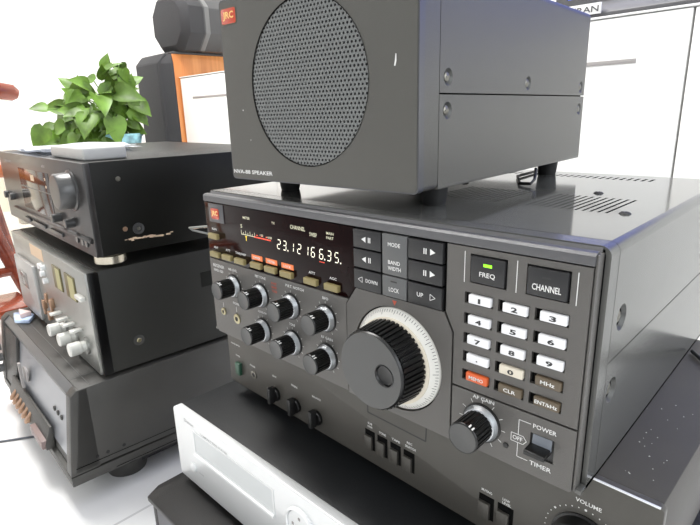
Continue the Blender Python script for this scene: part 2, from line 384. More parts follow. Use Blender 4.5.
def digit(mb, ch, x, z, w, h, t, y):
    sk = .12
    def P(u, v): return (x + u * w + (v - .5) * h * sk, z + v * h)
    S = {'a': ((.12, 1), (.88, 1)), 'b': ((1, .94), (1, .56)), 'c': ((1, .44), (1, .06)), 'd': ((.12, 0), (.88, 0)), 'e': ((0, .44), (0, .06)), 'f': ((0, .94), (0, .56)), 'g': ((.15, .5), (.85, .5))}
    for sname in SEG[ch]:
        a, b = S[sname]; mb.line(P(*a), P(*b), t, y)
dg = MB()
seq = [('2', 99.2), ('3', 107.3), ('1', 117.2), ('2', 127), ('1', 135.6), ('6', 144.4), ('6', 152.6), ('3', 160.6), ('5', 168.6)]
xs = [100.9, 107.7, 116.2, 124.4, 132.2, 139.2, 147.8, 155.6, 163.0]
for (ch, _), x in zip(seq, xs): digit(dg, ch, x - 1.8, 94.2, 3.5, 7.0, .62, yd)
for x in (110.8, 150.6, 166.2): dg.quad(x, x + .9, 93.8, 94.9, yd)
dg.build('frequency_digits', 'digit', RX)
rg = MB().quad(70, 91.2, 98.6, 99.6, yd)
for k in range(3): rg.quad(73 + 6 * k, 75 + 6 * k, 100.6, 101.2, yd)
rg.build('red_meter_scale', 'redglow', RX); rg = MB()
for k in range(3): rg.quad(145.6 + k * 1.9, 146.8 + k * 1.9, 91.6, 92.3, yd)
rg.build('digit_cursor', 'redglow', RX)
MB().flat([(57.2, 98.2), (60.4, 98.2), (59.3, 97.0), (59.3, 94.2), (58.3, 94.2), (58.3, 97.0)], yd).build('meter_pointer', 'yellowglow', RX)
bx = [(11.8, 91.9, 'RUN'), (11.8, 75.4, 'ANT'), (30.4, 75.7, 'ATT'), (49, 75.6, 'TUNE/SWEEP'), (71.6, 76, 'DIMMER'), (90.2, 76, 'METER'), (109.6, 75.8, 'LOCK'), (136.9, 75.9, 'ATT'), (158.6, 75.9, 'AGC')]
LT = MB()
for i, (x, z, t) in enumerate(bx):
    MB().box(x - 6.8, x + 6.8, -3, .6, z - 2.4, z + 2.3, .5).build('function_button', 'tan', RX)
    if 4 <= i <= 6:
        o = MB().box(x - 7, x + 7, -.25, .3, z + 4, z + 8.1, .1).build('lit_legend', 'orangeglow', RX)
        MB().text(t, x, z + 6, 2.0, 9, -.32).build('legend_text', 'white', o)
    else: LT.text(t, x, z + 6.1, 1.9, 15 if len(t) > 6 else 7.0, -.03)
LT.build('button_lettering', 'white', RX)
# up down keys
rows = [(108.6, 120.6), (95.4, 107.6), (80.8, 94.2)]
def arrow(mb, x, z, s, y, mode):
    w, h = 5.6, 1.9
    tri = [(x - s * w / 2, z), (x + s * w / 2 * .3, z + h), (x + s * w / 2 * .3, z - h)]
    if mode: 
        for p, q in zip(tri, tri[1:] + tri[:1]): mb.line(p, q, .35, y)
    else: mb.flat(tri, y)
kL = MB()
for i, (z0, z1) in enumerate(rows):
    zc = (z0 + z1) / 2
    k = MB().box(180.4, 203.8, -1.8, 2, z0, z1, .5).build('step_key', 'key', RX)
    m = MB()
    if i < 2:
        arrow(m, 190.5, zc, 1, -1.86, 0)
        for q in (0, 1): m.quad(193.4 + q * 1.3, 194.1 + q * 1.3, zc - 1.7, zc + 1.7, -1.86)
    else: arrow(m, 187.0, zc, 1, -1.86, 1); m.text('DOWN', 195.8, zc, 2.5, 10, -1.86)
    m.build('key_legend', 'white', k)
    k = MB().box(225, 249.2, -1.8, 2, z0, z1, .5).build('step_key', 'key', RX)
    m = MB()
    if i < 2:
        arrow(m, 241.6, zc, -1, -1.86, 0)
        for q in (0, 1): m.quad(236.2 + q * 1.4, 236.9 + q * 1.4, zc - 1.7, zc + 1.7, -1.86)
    else: arrow(m, 242, zc, -1, -1.86, 1); m.text('UP', 234, zc, 2.7, 4.6, -1.86)
    m.build('key_legend', 'white', k)
k = MB().box(204.8, 224, -1.6, 2, 95.2, 120.8, .4).build('mode_key', 'modekey', RX)
MB().text('MODE', 214.2, 114.6, 2.5, 9.5, -1.66).text('BAND', 214.2, 103.4, 2.4, 9.3, -1.66).text('WIDTH', 214.4, 99.6, 2.4, 10, -1.66).build('key_legend', 'white', k)
k = MB().box(204.8, 223.8, -1.8, 2, 80.9, 94.4, .4).build('lock_key', 'modekey', RX)
MB().text('LOCK', 214.2, 86.0, 2.8, 8, -1.86).build('key_legend', 'white', k)
MB().quad(211.6, 216.6, 90.8, 91.8, -1.86).build('indicator', 'ink', k)
# freq / channel
k = MB().box(266.8, 286.9, -1.6, 2, 102.2, 116.9, .7).build('mode_select_key', 'key', RX)
MB().text('FREQ', 277, 107.4, 3.1, 9.2, -1.66, off=.01).build('key_legend', 'white', k)
MB().box(274.7, 279.6, -1.9, -1.4, 112, 113.6, .1).build('green_indicator', 'greenled', k)
k = MB().box(298.8, 319.3, -1.6, 2, 102.4, 116.9, .7).build('mode_select_key', 'key', RX)
MB().text('CHANNEL', 309, 107.2, 3.3, 14.6, -1.66, off=.015).build('key_legend', 'white', k)
MB().quad(306.6, 311.0, 112, 113, -1.66).build('indicator', 'ink', k)
txt = [['1', '2', '3'], ['4', '5', '6'], ['7', '8', '9'], ['.', '0', 'MHz'], ['MEMO', 'CLR', 'ENT/kHz']]
for x, z, r, c in cells:
    t = txt[r][c]
    mm = 'cream' if t == '0' else 'orange' if t == 'MEMO' else 'brown' if len(t) > 1 else 'wkey'
    k = MB().box(x - 6.0, x + 7.5, -2.0, 1.5, z - 2.3, z + 2.8, .6).build('number_key' if len(t) == 1 else 'command_key', mm, RX)
    m = MB()
    if len(t) == 1: m.text(t, x + .7, z + (.1 if t != '.' else -.2), 2.8 if t != '.' else .9, (3.6 if t not in '1.' else 1.5 if t == '1' else 1.0), -2.06, off=.035)
    else: m.text(t, x + .7, z + .2, 2.1, {'MEMO': 9.0, 'CLR': 7, 'MHz': 7.5, 'ENT/kHz': 11.8}[t], -2.06, off=.015)
    m.build('key_legend', 'ink' if len(t) == 1 else 'white', k)
# rotary knobs
def knob(parent, x, z, R, r, dep, name='knob'):
    b = MB().fluted((x, 0, z), r, .75, 22, -3.0, -dep + .8).lathe([(r, -dep + .8), (r - .2, -dep + .3), (r - .9, -dep)], (x, 0, z), 'y', 40).build(name, 'knob', parent)
    MB().lathe([(R + .9, -.1), (R + .9, -1.2), (R, -1.25), (R - .2, -1.3)], (x, 0, z), 'y', 40).build('knob_rim', 'black', b)
    MB().lathe([(R, -1.2), (R - .3, -2.2), (r + .6, -4.2), (r - .3, -4.6)], (x, 0, z), 'y', 40).build('skirt', 'skirt', b)
    MB().lathe([(r - .9, -dep), (r - 1.4, -dep + .25), (0, -dep + .25)], (x, 0, z), 'y', 40).build('knob_cap', 'cap', b)
    m = MB()
    a = math.radians(60)
    for q in (-3, 3):
        t = a + math.radians(q * 2.2); cx, cz = x + (r + .05) * math.cos(t), z + (r + .05) * math.sin(t)
        m.box(cx - .35, cx + .35, -dep + .4, -dep + 2.6, cz - .3, cz + .35, 0)
    m.build('pointer_mark', 'white', b)
    return b
for kx, kz in KN: knob(RX, kx, kz, 9.6, 7.9, 18.0)
knob(RX, 277, 19.2, 11.0, 9.2, 20.5)
# main tuning knob
tk = MB().fluted2((213.5, 0, 39.6), 27.6, 25.9, 1.3, 48, -3, -22.2).lathe([(25.2, -22.6), (25.1, -23.3), (24.0, -24.6)], (213.5, 0, 39.8), 'y', 72).build('tuning_knob', 'knob', RX)
MB().lathe([(34.4, 2.1), (34.4, .9), (33.8, .3), (29.2, -3.4), (25, -3.8)], (214, 0, 39.0), 'y', 90).build('dial_skirt', 'dial', tk)
MB().lathe([(29.0, -3.4), (29.0, -4.2), (28.4, -4.6), (24.5, -4.6)], (214, 0, 39.0), 'y', 90).build('dial_inner_ring', 'cream', tk)
dm = MB()
for k in range(100):
    a = 2 * PI * k / 100; ln = 2.9 if k % 10 == 0 else 2.2 if k % 5 == 0 else 1.5
    def pp(s, w, y): 
        rr = 33.8 - s * (33.8 - 29.2); yy = .3 - s * 3.7 - .12
        return (214 + rr * math.cos(a) - w * math.sin(a), yy, 39.0 + rr * math.sin(a) + w * math.cos(a))
    b = bmesh.new(); s1 = ln / 4.6
    b.faces.new([b.verts.new(pp(*q)) for q in ((.1, -.16, 0), (.1, .16, 0), (.1 + s1, .16, 0), (.1 + s1, -.16, 0))])
    dm.merge(b)
dm.build('dial_ticks', 'ink', tk)
MB().holed(circ(213.5, 39.8, 24.2, 72), [circ(225, 40.2, 7.4, 40)], -24.75, -23.2).build('knob_face', 'cap', tk)
MB().lathe([(7.4, -24.9), (6.9, -25.1), (6.5, -24.6), (6.0, -23.4), (4.2, -22.7), (0, -22.5)], (225, 0, 40.2), 'y', 40).build('finger_dimple', 'knob', tk)
# rocker power switch
ps = MB().box(306, 319, .9, 2.1, 12, 25.8).build('power_switch', 'black', RX)
MB().prism([(0.9, 17.0), (-7.6, 16.3), (-8.4, 16.9), (-8.4, 19.0), (-7.8, 19.5), (.9, 19.9)], 306.3, 317.4, 'x', .3).build('lever', 'knob', ps)
MB().prism([(.8, 18.6), (-.6, 18.7), (.7, 25.0), (.9, 25.0)], 307.2, 317.6, 'x').build('recess_reflection', 'recessrefl', ps)  # plate coloured to stand for the reflection on the recess back
# jacks
for x, z, r in ((14.7, 22.3, 3.4), (35.3, 20.3, 4.6)):
    j = MB().lathe([(r, 0), (r, -.8), (r * .8, -1.2), (r * .5, -1.1), (r * .45, .5)], (x, 0, z), 'y', 28).build('headphone_jack', 'brass', RX)
    MB().cyl((x, 0, z), r * .46, .3, -.55).build('socket_hole', 'black', j)
    MB().box(x - r * .9, x + r * .9, -.2, .1, z - r * 1.5, z + r * 1.5, .05) if False else None
MB().cyl((292.5, 0, 11.5), 1.6, 0, -1, n=16, ch=.3).build('small_rivet', 'black', RX)
# ================================================================== external speaker
SP = thing('external_speaker', 'dark grey metal speaker with round perforated grille standing on the lit receiver', 'speaker', (43.3, 3.2, 130), 2.9)
F = 14.0; W, Dp, H = 178, 282, 130
gx, gz, gr = 87.5, F + 67.5, 54.5
outer = rrect(.6, W - .6, F + .6, F + H - .6, 3)
MB().holed(outer, [circ(gx, gz, gr, 72)], 0, 2.2).build('front_panel', 'spk', SP)
MB().holed(rrect(-.4, W + .4, F - .4, F + H + .4, 3.5), [rrect(.7, W - .7, F + .7, F + H - .7, 3)], .4, 6).build('front_rim', 'bezel', SP)
MB().box(2, W - 2, 3.4, Dp - 2, F + 2, F + H - 2, 1).build('chassis', 'gap', SP)
# perforated grille: hexagonal cells each with its round hole
g = bmesh.new(); pitch = 3.2; hr = .88
def cell(cx, cz, half=None):
    a = [g.verts.new((cx + pitch / math.sqrt(3) * math.cos(PI / 6 + PI / 3 * k), .5, cz + pitch / math.sqrt(3) * math.sin(PI / 6 + PI / 3 * k))) for k in range(6)]
    h = [g.verts.new((cx + hr * math.cos(PI / 6 + PI / 6 * k), .5, cz + hr * math.sin(PI / 6 + PI / 6 * k))) for k in range(12)]
    h2 = [g.verts.new((v.co.x, 1.7, v.co.z)) for v in h]
    for k in range(6):
        g.faces.new((a[k], a[(k + 1) % 6], h[(2 * k + 2) % 12], h[2 * k + 1], h[2 * k]))
    for k in range(12): g.faces.new((h[k], h[(k + 1) % 12], h2[(k + 1) % 12], h2[k]))
rowh = pitch * math.sqrt(3) / 2; n = int(gr / rowh) + 1
for i in range(-n, n + 1):
    for j in range(-20, 21):
        cx = gx + (j + (.5 if i % 2 else 0)) * pitch; cz = gz + i * rowh
        if math.hypot(cx - gx, cz - gz) < gr + .9: cell(cx, cz)
mb = MB(); mb.merge(g); 
M['grillemetal'] = mat('grille_grey_metal', (.2, .205, .2), .35, .5)
gl = mb.build('grille', 'grillemetal', SP)
MB().lathe([(gr, 0), (gr + .5, -.3), (gr, .1), (gr - .3, .8)], (gx, 0, gz), 'y', 90).build('grille_rim', 'gap', SP)
MB().cyl((gx, 0, gz), gr + 2, 2.6, 3.3, n=60).build('grille_backing', 'gap', SP)
# cover: front hoop, upper and lower side panels
seam = F + 57.5
def hoop2(x0, x1, z0, z1, r):
    return rrect(x0, x1, z0, z1, r, 5)
MB().holed(hoop2(0, W, F, F + H, 4), [hoop2(2, W - 2, F + 2, F + H - 2, 3)], 6.2, 22.2).build('front_frame', 'spk', SP)
up = MB()
for sg, xo, xi in ((1, W, W - 1.9), (-1, 0, 1.9)):
    up.holed(rect(22.8, Dp, seam + .5, F + H - 4), [circ(32.5, F + 67.2, 5.2, 24), circ(151, F + 66.3, 5.2, 24), circ(271, F + 65.5, 5.2, 24)], xi, xo, 'x')
    p = [(xo - sg * 4 + sg * 4 * math.cos(PI / 2 * k / 5), F + H - 4 + 4 * math.sin(PI / 2 * k / 5)) for k in range(6)] + [(xo - sg * 4, F + H - 4)]
    up.prism(p, 22.8, Dp, 'y')
up.box(4, W - 4, 22.8, Dp, F + H - 1.6, F + H); up.build('upper_cover', 'spk', SP)
dn = MB()
for sg, xo, xi in ((1, W, W - 1.9), (-1, 0, 1.9)):
    dn.holed(rect(22.8, Dp, F + 2, seam - .5), [circ(32.3, F + 47.7, 5.2, 24), circ(271.5, F + 46, 5.2, 24)], xi, xo, 'x')
dn.box(0, W, 22.8, Dp, F, F + 2, .3); dn.build('lower_cover', 'spk', SP)
for x, sg in ((W, 1), (0, -1)):
    for yy, zz in ((32.5, 67.2), (151, 66.3), (271, 65.5), (32.3, 47.7), (271.5, 46)):
        d = MB().lathe([(5.2, 0), (4.6, -.5 * sg), (3.4, -1.5 * sg), (0, -1.7 * sg)], (x, yy, F + zz), 'x', 24).build('screw_recess', 'dimple', SP)
        MB().lathe([(0, -.4 * sg), (2.2, -.5 * sg), (2.9, -1 * sg), (2.9, -1.7 * sg)], (x, yy, F + zz), 'x', 18).box(x - .45, x + .05, yy - 1.8, yy + 1.8, F + zz - .3, F + zz + .3).build('screw_head', 'steel', d)
b = MB().prism(rrect(2.6, 19.4, F + 113.6, F + 124.0, 1.6), -.5, .1, 'y', .15).build('badge', 'red', SP)
MB().text('JRC', 11, F + 118.8, 6.2, 12.4, -.56, off=.03).build('badge_lettering', 'gold', b)
MB().holed(rrect(2.0, 20, F + 113, F + 124.6, 1.9), [rrect(2.8, 19.2, F + 113.8, F + 123.8, 1.5)], -.35, .1).build('badge_border', 'brown', SP)
MB().text('NVA-88 SPEAKER', 25.2, F + 5.6, 3.0, 46.5, -.08).build('panel_lettering', 'white', SP)
MB().flat([(161.2, F + 73.4), (162.2, F + 73.2), (163.0, F + 76), (162.9, F + 79.8), (162.3, F + 79.9), (161.9, F + 76.4)], -.06).flat(circ(19.4, F + 52, .5, 8), -.06).flat(circ(26, F + 30, .35, 8), -.06).build('paint_chip', 'white', SP)
for x, yy in ((17, 46), (W - 17, 46), (17, 248), (W - 17, 248)):
    MB().lathe([(0, 0), (7.6, 0), (8.4, 3), (9.6, F + .2), (0, F + .2)], (x, yy, 0), 'z', 28).build('foot', 'rubber', SP)
tag(MB().tube([(210, 194, 142.2), (212, 190, 139), (216, 180, 135), (217, 171, 132.4), (206, 174, 131.6), (182, 218, 131.6), (175, 292, 131.6)], 1.3).build('speaker_cable', 'cable'), 'short black cable hanging under the rear of the grey speaker', 'cable')

# ================================================================== wide grey amplifier under the receiver
AM = thing('stereo_amplifier', 'wide grey stereo amplifier with small black knobs directly under the receiver', 'amplifier', (-31.5, 29.1, -74), -1.49)
AW, AD, AH = 400, 236, 73.8
MB().prism(rrect(0, AW, 0, AH, 3), 0, 5, 'y', .5).build('front_panel', 'lower', AM)
MB().box(1.5, AW - 1.5, 5, AD, 1, AH - .05, 1.0).build('lid', 'lowtop', AM)
MB().box(312, AW - 2, -.12, 1.0, AH - .9, AH + .05, .2).build('front_edge_highlight', 'silver2', AM)  # highlight on the front top edge, painted as a bright strip
A = MB()
A.text('POWER', 17, 32.2, 1.8, 7.5).text('PHONES', 42.5, 29.5, 1.8, 9).text('BASS', 78, 31.0, 1.8, 6).text('TREBLE', 107.5, 31.8, 1.8, 9).text('BALANCE', 137.5, 31.8, 1.8, 11)
A.text('SUB', 200.5, 34.6, 1.7, 4.5).text('SONIC', 200.5, 31.8, 1.7, 5).text('TONE', 213.4, 31.4, 1.8, 7).text('TAPE', 226.6, 31.8, 1.8, 8).text('REC', 239.6, 35.4, 1.8, 5).text('SELECTOR', 240.6, 32.2, 1.8, 10)
A.text('MUTING', 303, 30.4, 1.8, 7.5).text('LOW', 316.6, 31.2, 1.8, 5).text('LEVEL', 317, 28.6, 1.8, 6)
A.text('VOLUME', 364.5, 56.4, 2.5, 14)
vx, vz, vr = 363.5, 30.2, 16.6
for k in range(31):
    a = math.radians(-60 + 300 * k / 30)
    A.flat(circ(vx + 21.8 * math.cos(a), vz + 21.8 * math.sin(a), .75 if k % 5 == 0 else .4, 8), -.1)
A.text('INTEGRATED AMPLIFIER', 14, 44, 1.5, 16)
A.build('panel_lettering', 'white', AM)
A = MB()
for p, q in (((198.3, 51), (198.5, 43.9)), ((198.5, 43.9), (253.9, 43.9)), ((253.9, 43.9), (254.5, 60))): A.line(p, q, 1.1, -.08)
A.build('flap_outline', 'ink', AM)
pb = MB().box(15, 22.6, -3.5, .3, 12.5, 25.5, .6).build('power_button', 'greendark', AM)
j = MB().lathe([(4.2, 0), (4.2, -.8), (2.4, -.9), (2.2, .3)], (43.6, 0, 20.5), 'y').build('headphone_jack', 'steel', AM)
MB().cyl((43.6, 0, 20.5), 2.3, .2, -.5).build('socket_hole', 'black', j)
for x in (78.5, 108.4, 137.3):
    k = MB().cyl((x, 0, 13.2), 6.8, 0, -3, n=28, ch=.5).build('tone_knob', 'knob', AM)
    MB().box(x - 2.1, x + 2.1, -9, -2.5, 5.8, 22, .8).build('grip_bar', 'black', k)
for x in (200.3, 213.2, 226.3, 239.2):
    k = MB().box(x - 5.0, x + 5.0, -.3, .3, 12, 28.6, .2).build('button_well', 'gap', AM)
    MB().box(x - 4.6, x + 3.0, -2.4, .3, 12.4, 24.2, .6).build('push_button', 'lower', k)
for x in (303, 316.4):
    k = MB().box(x - 5.4, x + 5.4, -.3, .3, 10, 27, .2).build('button_well', 'gap', AM)
    MB().box(x - 5, x + 3.0, -2.4, .3, 10.4, 22.4, .6).build('push_button', 'lower', k)
MB().lathe([(vr + 1.4, 0), (vr + 1.4, -1), (vr, -1.4), (vr - .6, -9), (vr - 2, -10), (0, -10)], (vx, 0, vz), 'y', 60).build('volume_knob', 'knob', AM)
for x in (35, AW - 35):
    for yy in (28, AD - 30): MB().cyl((x, yy, -12), 15, 0, 12.6, 'z', 28).build('foot', 'rubber', AM)
dsp = MB()
for k in range(45):
    x, yy = random.uniform(340, 396), random.uniform(12, 110); r = random.uniform(.18, .5)
    dsp.lathe([(r, 0), (r * .6, r * .4), (0, r * .4)], (x, yy, AH - .06), 'z', 6)
dsp.build('dust', 'dust', AM)
tag(MB().tube([(337, 222, 1.9), (345, 211, 1.9), (362, 190, 1.9), (385, 165, 0.5), (396, 158, -30), (398, 156, -90)], 1.5).build('antenna_cable', 'cable'), 'thin black cable lying on the wide grey amplifier behind the receiver', 'cable')

# ================================================================== silver disc player
CD = thing('disc_player', 'silver fronted disc player with black lid under the grey amplifier', 'cd player', (-52, -29, -166), 0)
SW, SD, SH = 435, 290, 79
MB().prism(rrect(0, SW, 0, SH, 4), 0, 9, 'y', 1.1, seg=3).build('front_panel', 'silver', CD)
MB().box(2.5, SW - 2.5, 9, SD, 2, SH - .4, 1.2).build('lid', 'lid', CD)
w = MB().holed(rect(36, 162, 38, 66), [rect(38, 160, 42.6, 64.8)], -.5, .5).build('disc_tray', 'silver', CD)
MB().box(38, 160, -.1, .6, 42.6, 64.8).build('tray_front', 'silverdim', w)
MB().prism([(0, 41.8), (-2.2, 40.6), (-2.2, 38.6), (0, 37.8)], 37, 161, 'x').build('tray_lip', 'silver2', w)
MB().cyl((30.6, 0, 21.5), 5, .2, -2.2, n=28, ch=.8).build('power_button', 'silver2', CD)
MB().text('Denon', 30, 71.6, 3.8, 17).text('COMPACT DISC PLAYER', 73, 67.8, 2.2, 46).text('POWER', 44, 19.5, 1.8, 8).build('panel_lettering', 'faint', CD)
d = MB().lathe([(17, 0), (17, -2.4), (15.4, -3), (14.6, -2.4), (14.2, 0)], (195, 0, 50), 'y', 60).build('control_dial', 'silver2', CD)
MB().lathe([(14.2, -.6), (14, -1.6), (0, -2.2)], (195, 0, 50), 'y', 48).build('dial_face', 'silver', d)
m = MB()
for a in range(4): m.box(195 + 8 * math.cos(a * PI / 2) - 1.2, 195 + 8 * math.cos(a * PI / 2) + 1.2, -2.3, -1.4, 50 + 8 * math.sin(a * PI / 2) - 1.2, 50 + 8 * math.sin(a * PI / 2) + 1.2, .3)
m.build('dial_marks', 'groove', d)
for x in (28, SW - 28):
    for yy in (20, SD - 28): MB().lathe([(0, -7.8), (11, -7.8), (12, -6.5), (12, 2), (0, 2)], (x, yy, 0), 'z', 28).build('foot', 'silver2' if yy < 30 else 'rubber', CD)
# ================================================================== black cabinet on the floor
SB = thing('subwoofer_cabinet', 'black speaker cabinet with grey cloth front standing on the floor under the silver player', 'speaker', (-62, -67, -345), 0)
o2 = [(8, 0), (424, 0), (440, 15), (440, 330), (0, 330), (0, 16)]
MB().prism(o2, 165, 171, 'z', 1.5).prism(o2, 0, 12, 'z', 1.5).prism([(12, 3), (20, 3), (20, 14), (8, 24), (3, 17)], 10, 166, 'z', .5).prism([(420, 3), (428, 3), (437, 15), (430, 20), (420, 14)], 10, 166, 'z', .5).box(3, 437, 22, 328, 10, 166).build('cabinet', 'subblack', SB)
MB().box(19, 420, 3, 16, 12, 165, 1).build('speaker_cloth', 'cloth', SB)
# ================================================================== stack on the left
O = Vector((-311.2, -2.2, 0)); SA = -3
def st(x, y, z=0):
    a = math.radians(SA); return (O.x + x * math.cos(a) - y * math.sin(a), O.y + x * math.sin(a) + y * math.cos(a), z)
# tape / radio machine at the bottom
TR = thing('tape_recorder', 'charcoal tape recorder with open piano keys at the bottom of the left stack', 'tape recorder', st(-430, -66, -305), SA)
TW = 434
body = MB().prism([(22, 20), (322, 18), (322, 144), (28, 144), (6, 20)], 0, TW, 'x', 1.5).build('cabinet', 'rad', TR)
MB().prism([(24, 2), (322, 0), (322, 17), (0, 17), (0, 2)], 0, TW, 'x', 1.5).build('base_lip', 'rad', TR)
for x0, x1 in ((0, 24), (TW - 20, TW)):
    MB().prism([(0, 18), (40, 18), (40, 143), (26, 143.6), (17, 136), (3, 40)], x0, x1, 'x', 1.2).build('cheek', 'rad', TR)
MB().prism([(28, 142.6), (18, 134), (20, 124), (30, 126)], 24, TW - 20, 'x', .8).build('top_bevel', 'radlite', TR)
MB().prism([(24, 126), (7, 34), (11, 34), (28, 126)], 40, TW - 22, 'x').build('pale_panel', 'radpanel', TR)
MB().prism([(17, 126), (2, 19), (9, 19), (22, 126)], 24, 112, 'x', 1).build('left_panel', 'rad', TR)
MB().prism([(2.4, 54), (-7, 26), (-7, 18), (6, 18), (6, 54)], 100, 338, 'x', .8).build('key_bed', 'rad', TR)
for k in range(6):
    MB().prism([(-14, 24), (0, 24), (0, 42), (-12, 29)], 128 + k * 21, 138 + k * 21, 'x', .8).build('piano_key', 'copper', TR)
MB().box(268, 336, -12, 6, 20, 34, 1.5).build('power_block', 'pinkplastic', TR)
for k in range(6): MB().cyl((335 + (k % 3) * 18, 22, 56 + (k // 3) * 24), 4, 0, -9, n=18, ch=1).build('slider_knob', 'rad', TR)
for k in range(5): MB().cyl((10, 3, 38 + k * 22), 8, 2, -14, n=18, ch=1).build('side_knob', 'radlite', TR)
MB().cyl((180, 12, 82), 14, 0, -3, n=30, ch=1).box(176, 184, 2, 6, 60, 105).build('dial_scale', 'groove', TR)
for yy in (37, 52, 75): MB().cyl((TW, yy, 35), 2.6, -.5, .25, 'x', 16).build('side_port', 'black', TR)
MB().box(TW - .4, TW + .25, 8, 320, 27.6, 28.6).box(TW - .4, TW + .25, 60, 320, 5, 6).build('side_groove', 'gap', TR)
MB().box(8, 9, 45, 320, 144, 144.3).box(40, 41, 45, 320, 144, 144.3).box(8, TW - 6, 44, 45.2, 144, 144.4).box(TW - 41, TW - 40, 30, 320, 144, 144.4).build('lid_groove', 'radlite', TR)
SN = thing('equipment_stand', 'low black stand with round feet carrying the charcoal tape recorder', 'stand', st(-400, 30, -345), SA)
MB().box(0, 370, -30, 220, 30, 39.6, 2).build('stand_top', 'subblack', SN)
MB().box(352, 372, 0, 220, 14, 24, 2).box(0, 16, 0, 220, 14, 24, 2).build('stand_rail', 'black', SN)
for x in (30, 346):
    for yy in (-4, 200): MB().lathe([(0, 0), (29, 0), (30, 3), (30, 22), (26, 26), (10, 27), (10, 31), (0, 31)], (x, yy, 0), 'z', 36).build('stand_foot', 'rad', SN)
# cassette deck
DK = thing('cassette_deck', 'silver faced cassette deck with three white knobs in the middle of the left stack', 'cassette deck', st(-430, 0, -155.5), SA)
DH = 151
MB().box(0, 430, 12, 300, 0, DH, 1).build('cover', 'deckside', DK)
for x in (424, -1): MB().box(x, x + 7, 0, 13, 0, DH - 1, .4).build('end_trim', 'decktrim', DK)
MB().box(0, 424, -3, 12, 0, DH - 1.5, .5).build('front_panel', 'decksilver', DK)
dr = MB().prism(rrect(14, 148, 8, 108, 3), -9, -2.5, 'y', 1).build('cassette_door', 'deckdoor', DK)
MB().box(43, 93, -9.6, -8, 54, 84, .5).build('cassette_window', 'deckwin', dr)
for x0, x1 in ((266, 307), (330, 374)):
    m = MB().box(x0, x1, -5, -2.5, 97, 134, .5).build('level_meter', 'meterdark', DK)
    MB().box(x0 + 18, x1 - 2, -5.4, -4.6, 99, 132).build('meter_scale', 'yellow', m)
MB().box(385, 412, -10, -2.5, 108, 114, 1).build('switch_bar', 'whiteknob', DK)
for x in (262, 298, 330, 364):
    MB().box(x - 5, x + 5, -19, -2.5, 51, 55, .8).build('slide_switch', 'whiteknob', DK)
for x in (278, 331, 382):
    k = MB().cyl((x, 0, 33), 13, -2, -6, n=28).build('level_knob', 'decksilver', DK)
    MB().lathe([(8, -6), (8, -12), (9.6, -13), (10, -27), (8.6, -28.5), (0, -28.5)], (x, 0, 33), 'y', 28).build('knob_grip', 'whiteknob', k)
MB().box(134, 213, -3.4, -2.9, 127, 147, 0).build('sticker', 'sticker', DK)
for x, z in ((195, 118), (212, 118), (203, 106), (214, 96)): MB().cyl((x, 0, z), 5, -2, -10, n=16, ch=1).build('toggle_knob', 'silver2', DK)
for k in range(6): MB().box(160 + k * 13, 168 + k * 13, -7 - (k % 2) * 3, -2.5, 24 + (k % 3) * 14, 40 + (k % 3) * 14, 1).build('function_key', 'copper', DK)
m = MB().lathe([(0, 1), (4, .8), (8, .1)], (430, 54, 37.4), 'x', 28); m.build('screw_washer', 'dimple', DK)
MB().lathe([(0, 2), (2.5, 1.8), (3.5, .8)], (430, 54, 37.4), 'x', 20).build('screw_head', 'brass', DK)
MB().box(429.8, 430.3, 160, 190, 92, 116).build('side_patch', 'ampside', DK)
for x in (30, 400):
    for yy in (30, 270): MB().cyl((x, yy, 0), 14, -5.4, .5, 'z', 24).build('foot', 'rubber', DK)
tag(MB().prism([(0, 0), (46, -10), (70, 8), (40, 26), (8, 20)], 0, 7, 'z', 2).prism([(10, 8), (50, 0), (46, 20)], 7, 16, 'z', 2, 1).build('plastic_wrap', ['wrap', 'wrap2']), 'small crumpled blue and pink plastic wrap on the tape recorder before the cassette deck', 'plastic wrap').location = [c * .001 for c in st(-390, -34, -160.3)]
# black amplifier on top
AV = thing('black_amplifier', 'black amplifier with big round knob and chipped side on top of the cassette deck', 'amplifier', st(-496, 14, 14.5), SA)
BW, BH = 500, 125.5
MB().box(0, BW, 8, 340, 0, BH, 1).build('cover', 'ampside', AV)
MB().box(0, BW, 0, 9, 0, BH - .5, 1.2).build('front_panel', 'ampblack', AV)
w = MB().box(142, 330, -.6, .5, 32, 102, .3).build('display_window', 'ampglass', AV)
MB().box(144, 330, -1, -.4, 70, 71.4).build('window_strip', 'ampknob', w)
MB().quad(220, 242, 84, 94, -.7).quad(306, 312, 90, 94, -.7).quad(306, 312, 78, 82, -.7).build('display_label', 'sticker', w)
MB().prism([(0, 26), (-4, 24), (-4, 20), (0, 18)], 60, BW - 6, 'x', .5).build('lower_ledge', 'ampblack', AV)
for x0, x1 in ((134, 170), (190, 266), (292, 360)): MB().box(x0, x1, -3, .3, 8, 13.5, 1).build('source_button', 'ampknob', AV)
k = MB().lathe([(28, 0), (28, -2), (25, -3.5), (24, -20), (22.5, -22), (18, -22.6), (0, -21)], (441, 0, 86), 'y', 60).build('volume_knob', 'ampknob', AV)
for x in (360, 424):
    MB().cyl((x, 0, 39), 6.5, 0, -13, n=24, ch=1).build('small_knob', 'ampknob', AV)
for x in (22, 66): MB().cyl((x, 0, 44), 7, 0, -8, n=24, ch=1).build('small_knob', 'ampknob', AV)
for x in (430, 454, 470): MB().cyl((x, 0, 16), 5.5, 0, -2.5, n=24, ch=.5).build('front_jack', 'ampknob', AV)
MB().text('STEREO RECEIVER', 70, 110, 4, 50).text('AUDIO', 310, 112, 4, 18).build('panel_lettering', 'faint', AV)
k = MB().lathe([(8, 0), (8, 1), (4.6, 1.4), (4.4, .6), (0, .6)], (BW, 60, 31), 'x', 28).build('side_screw', 'ampknob', AV)
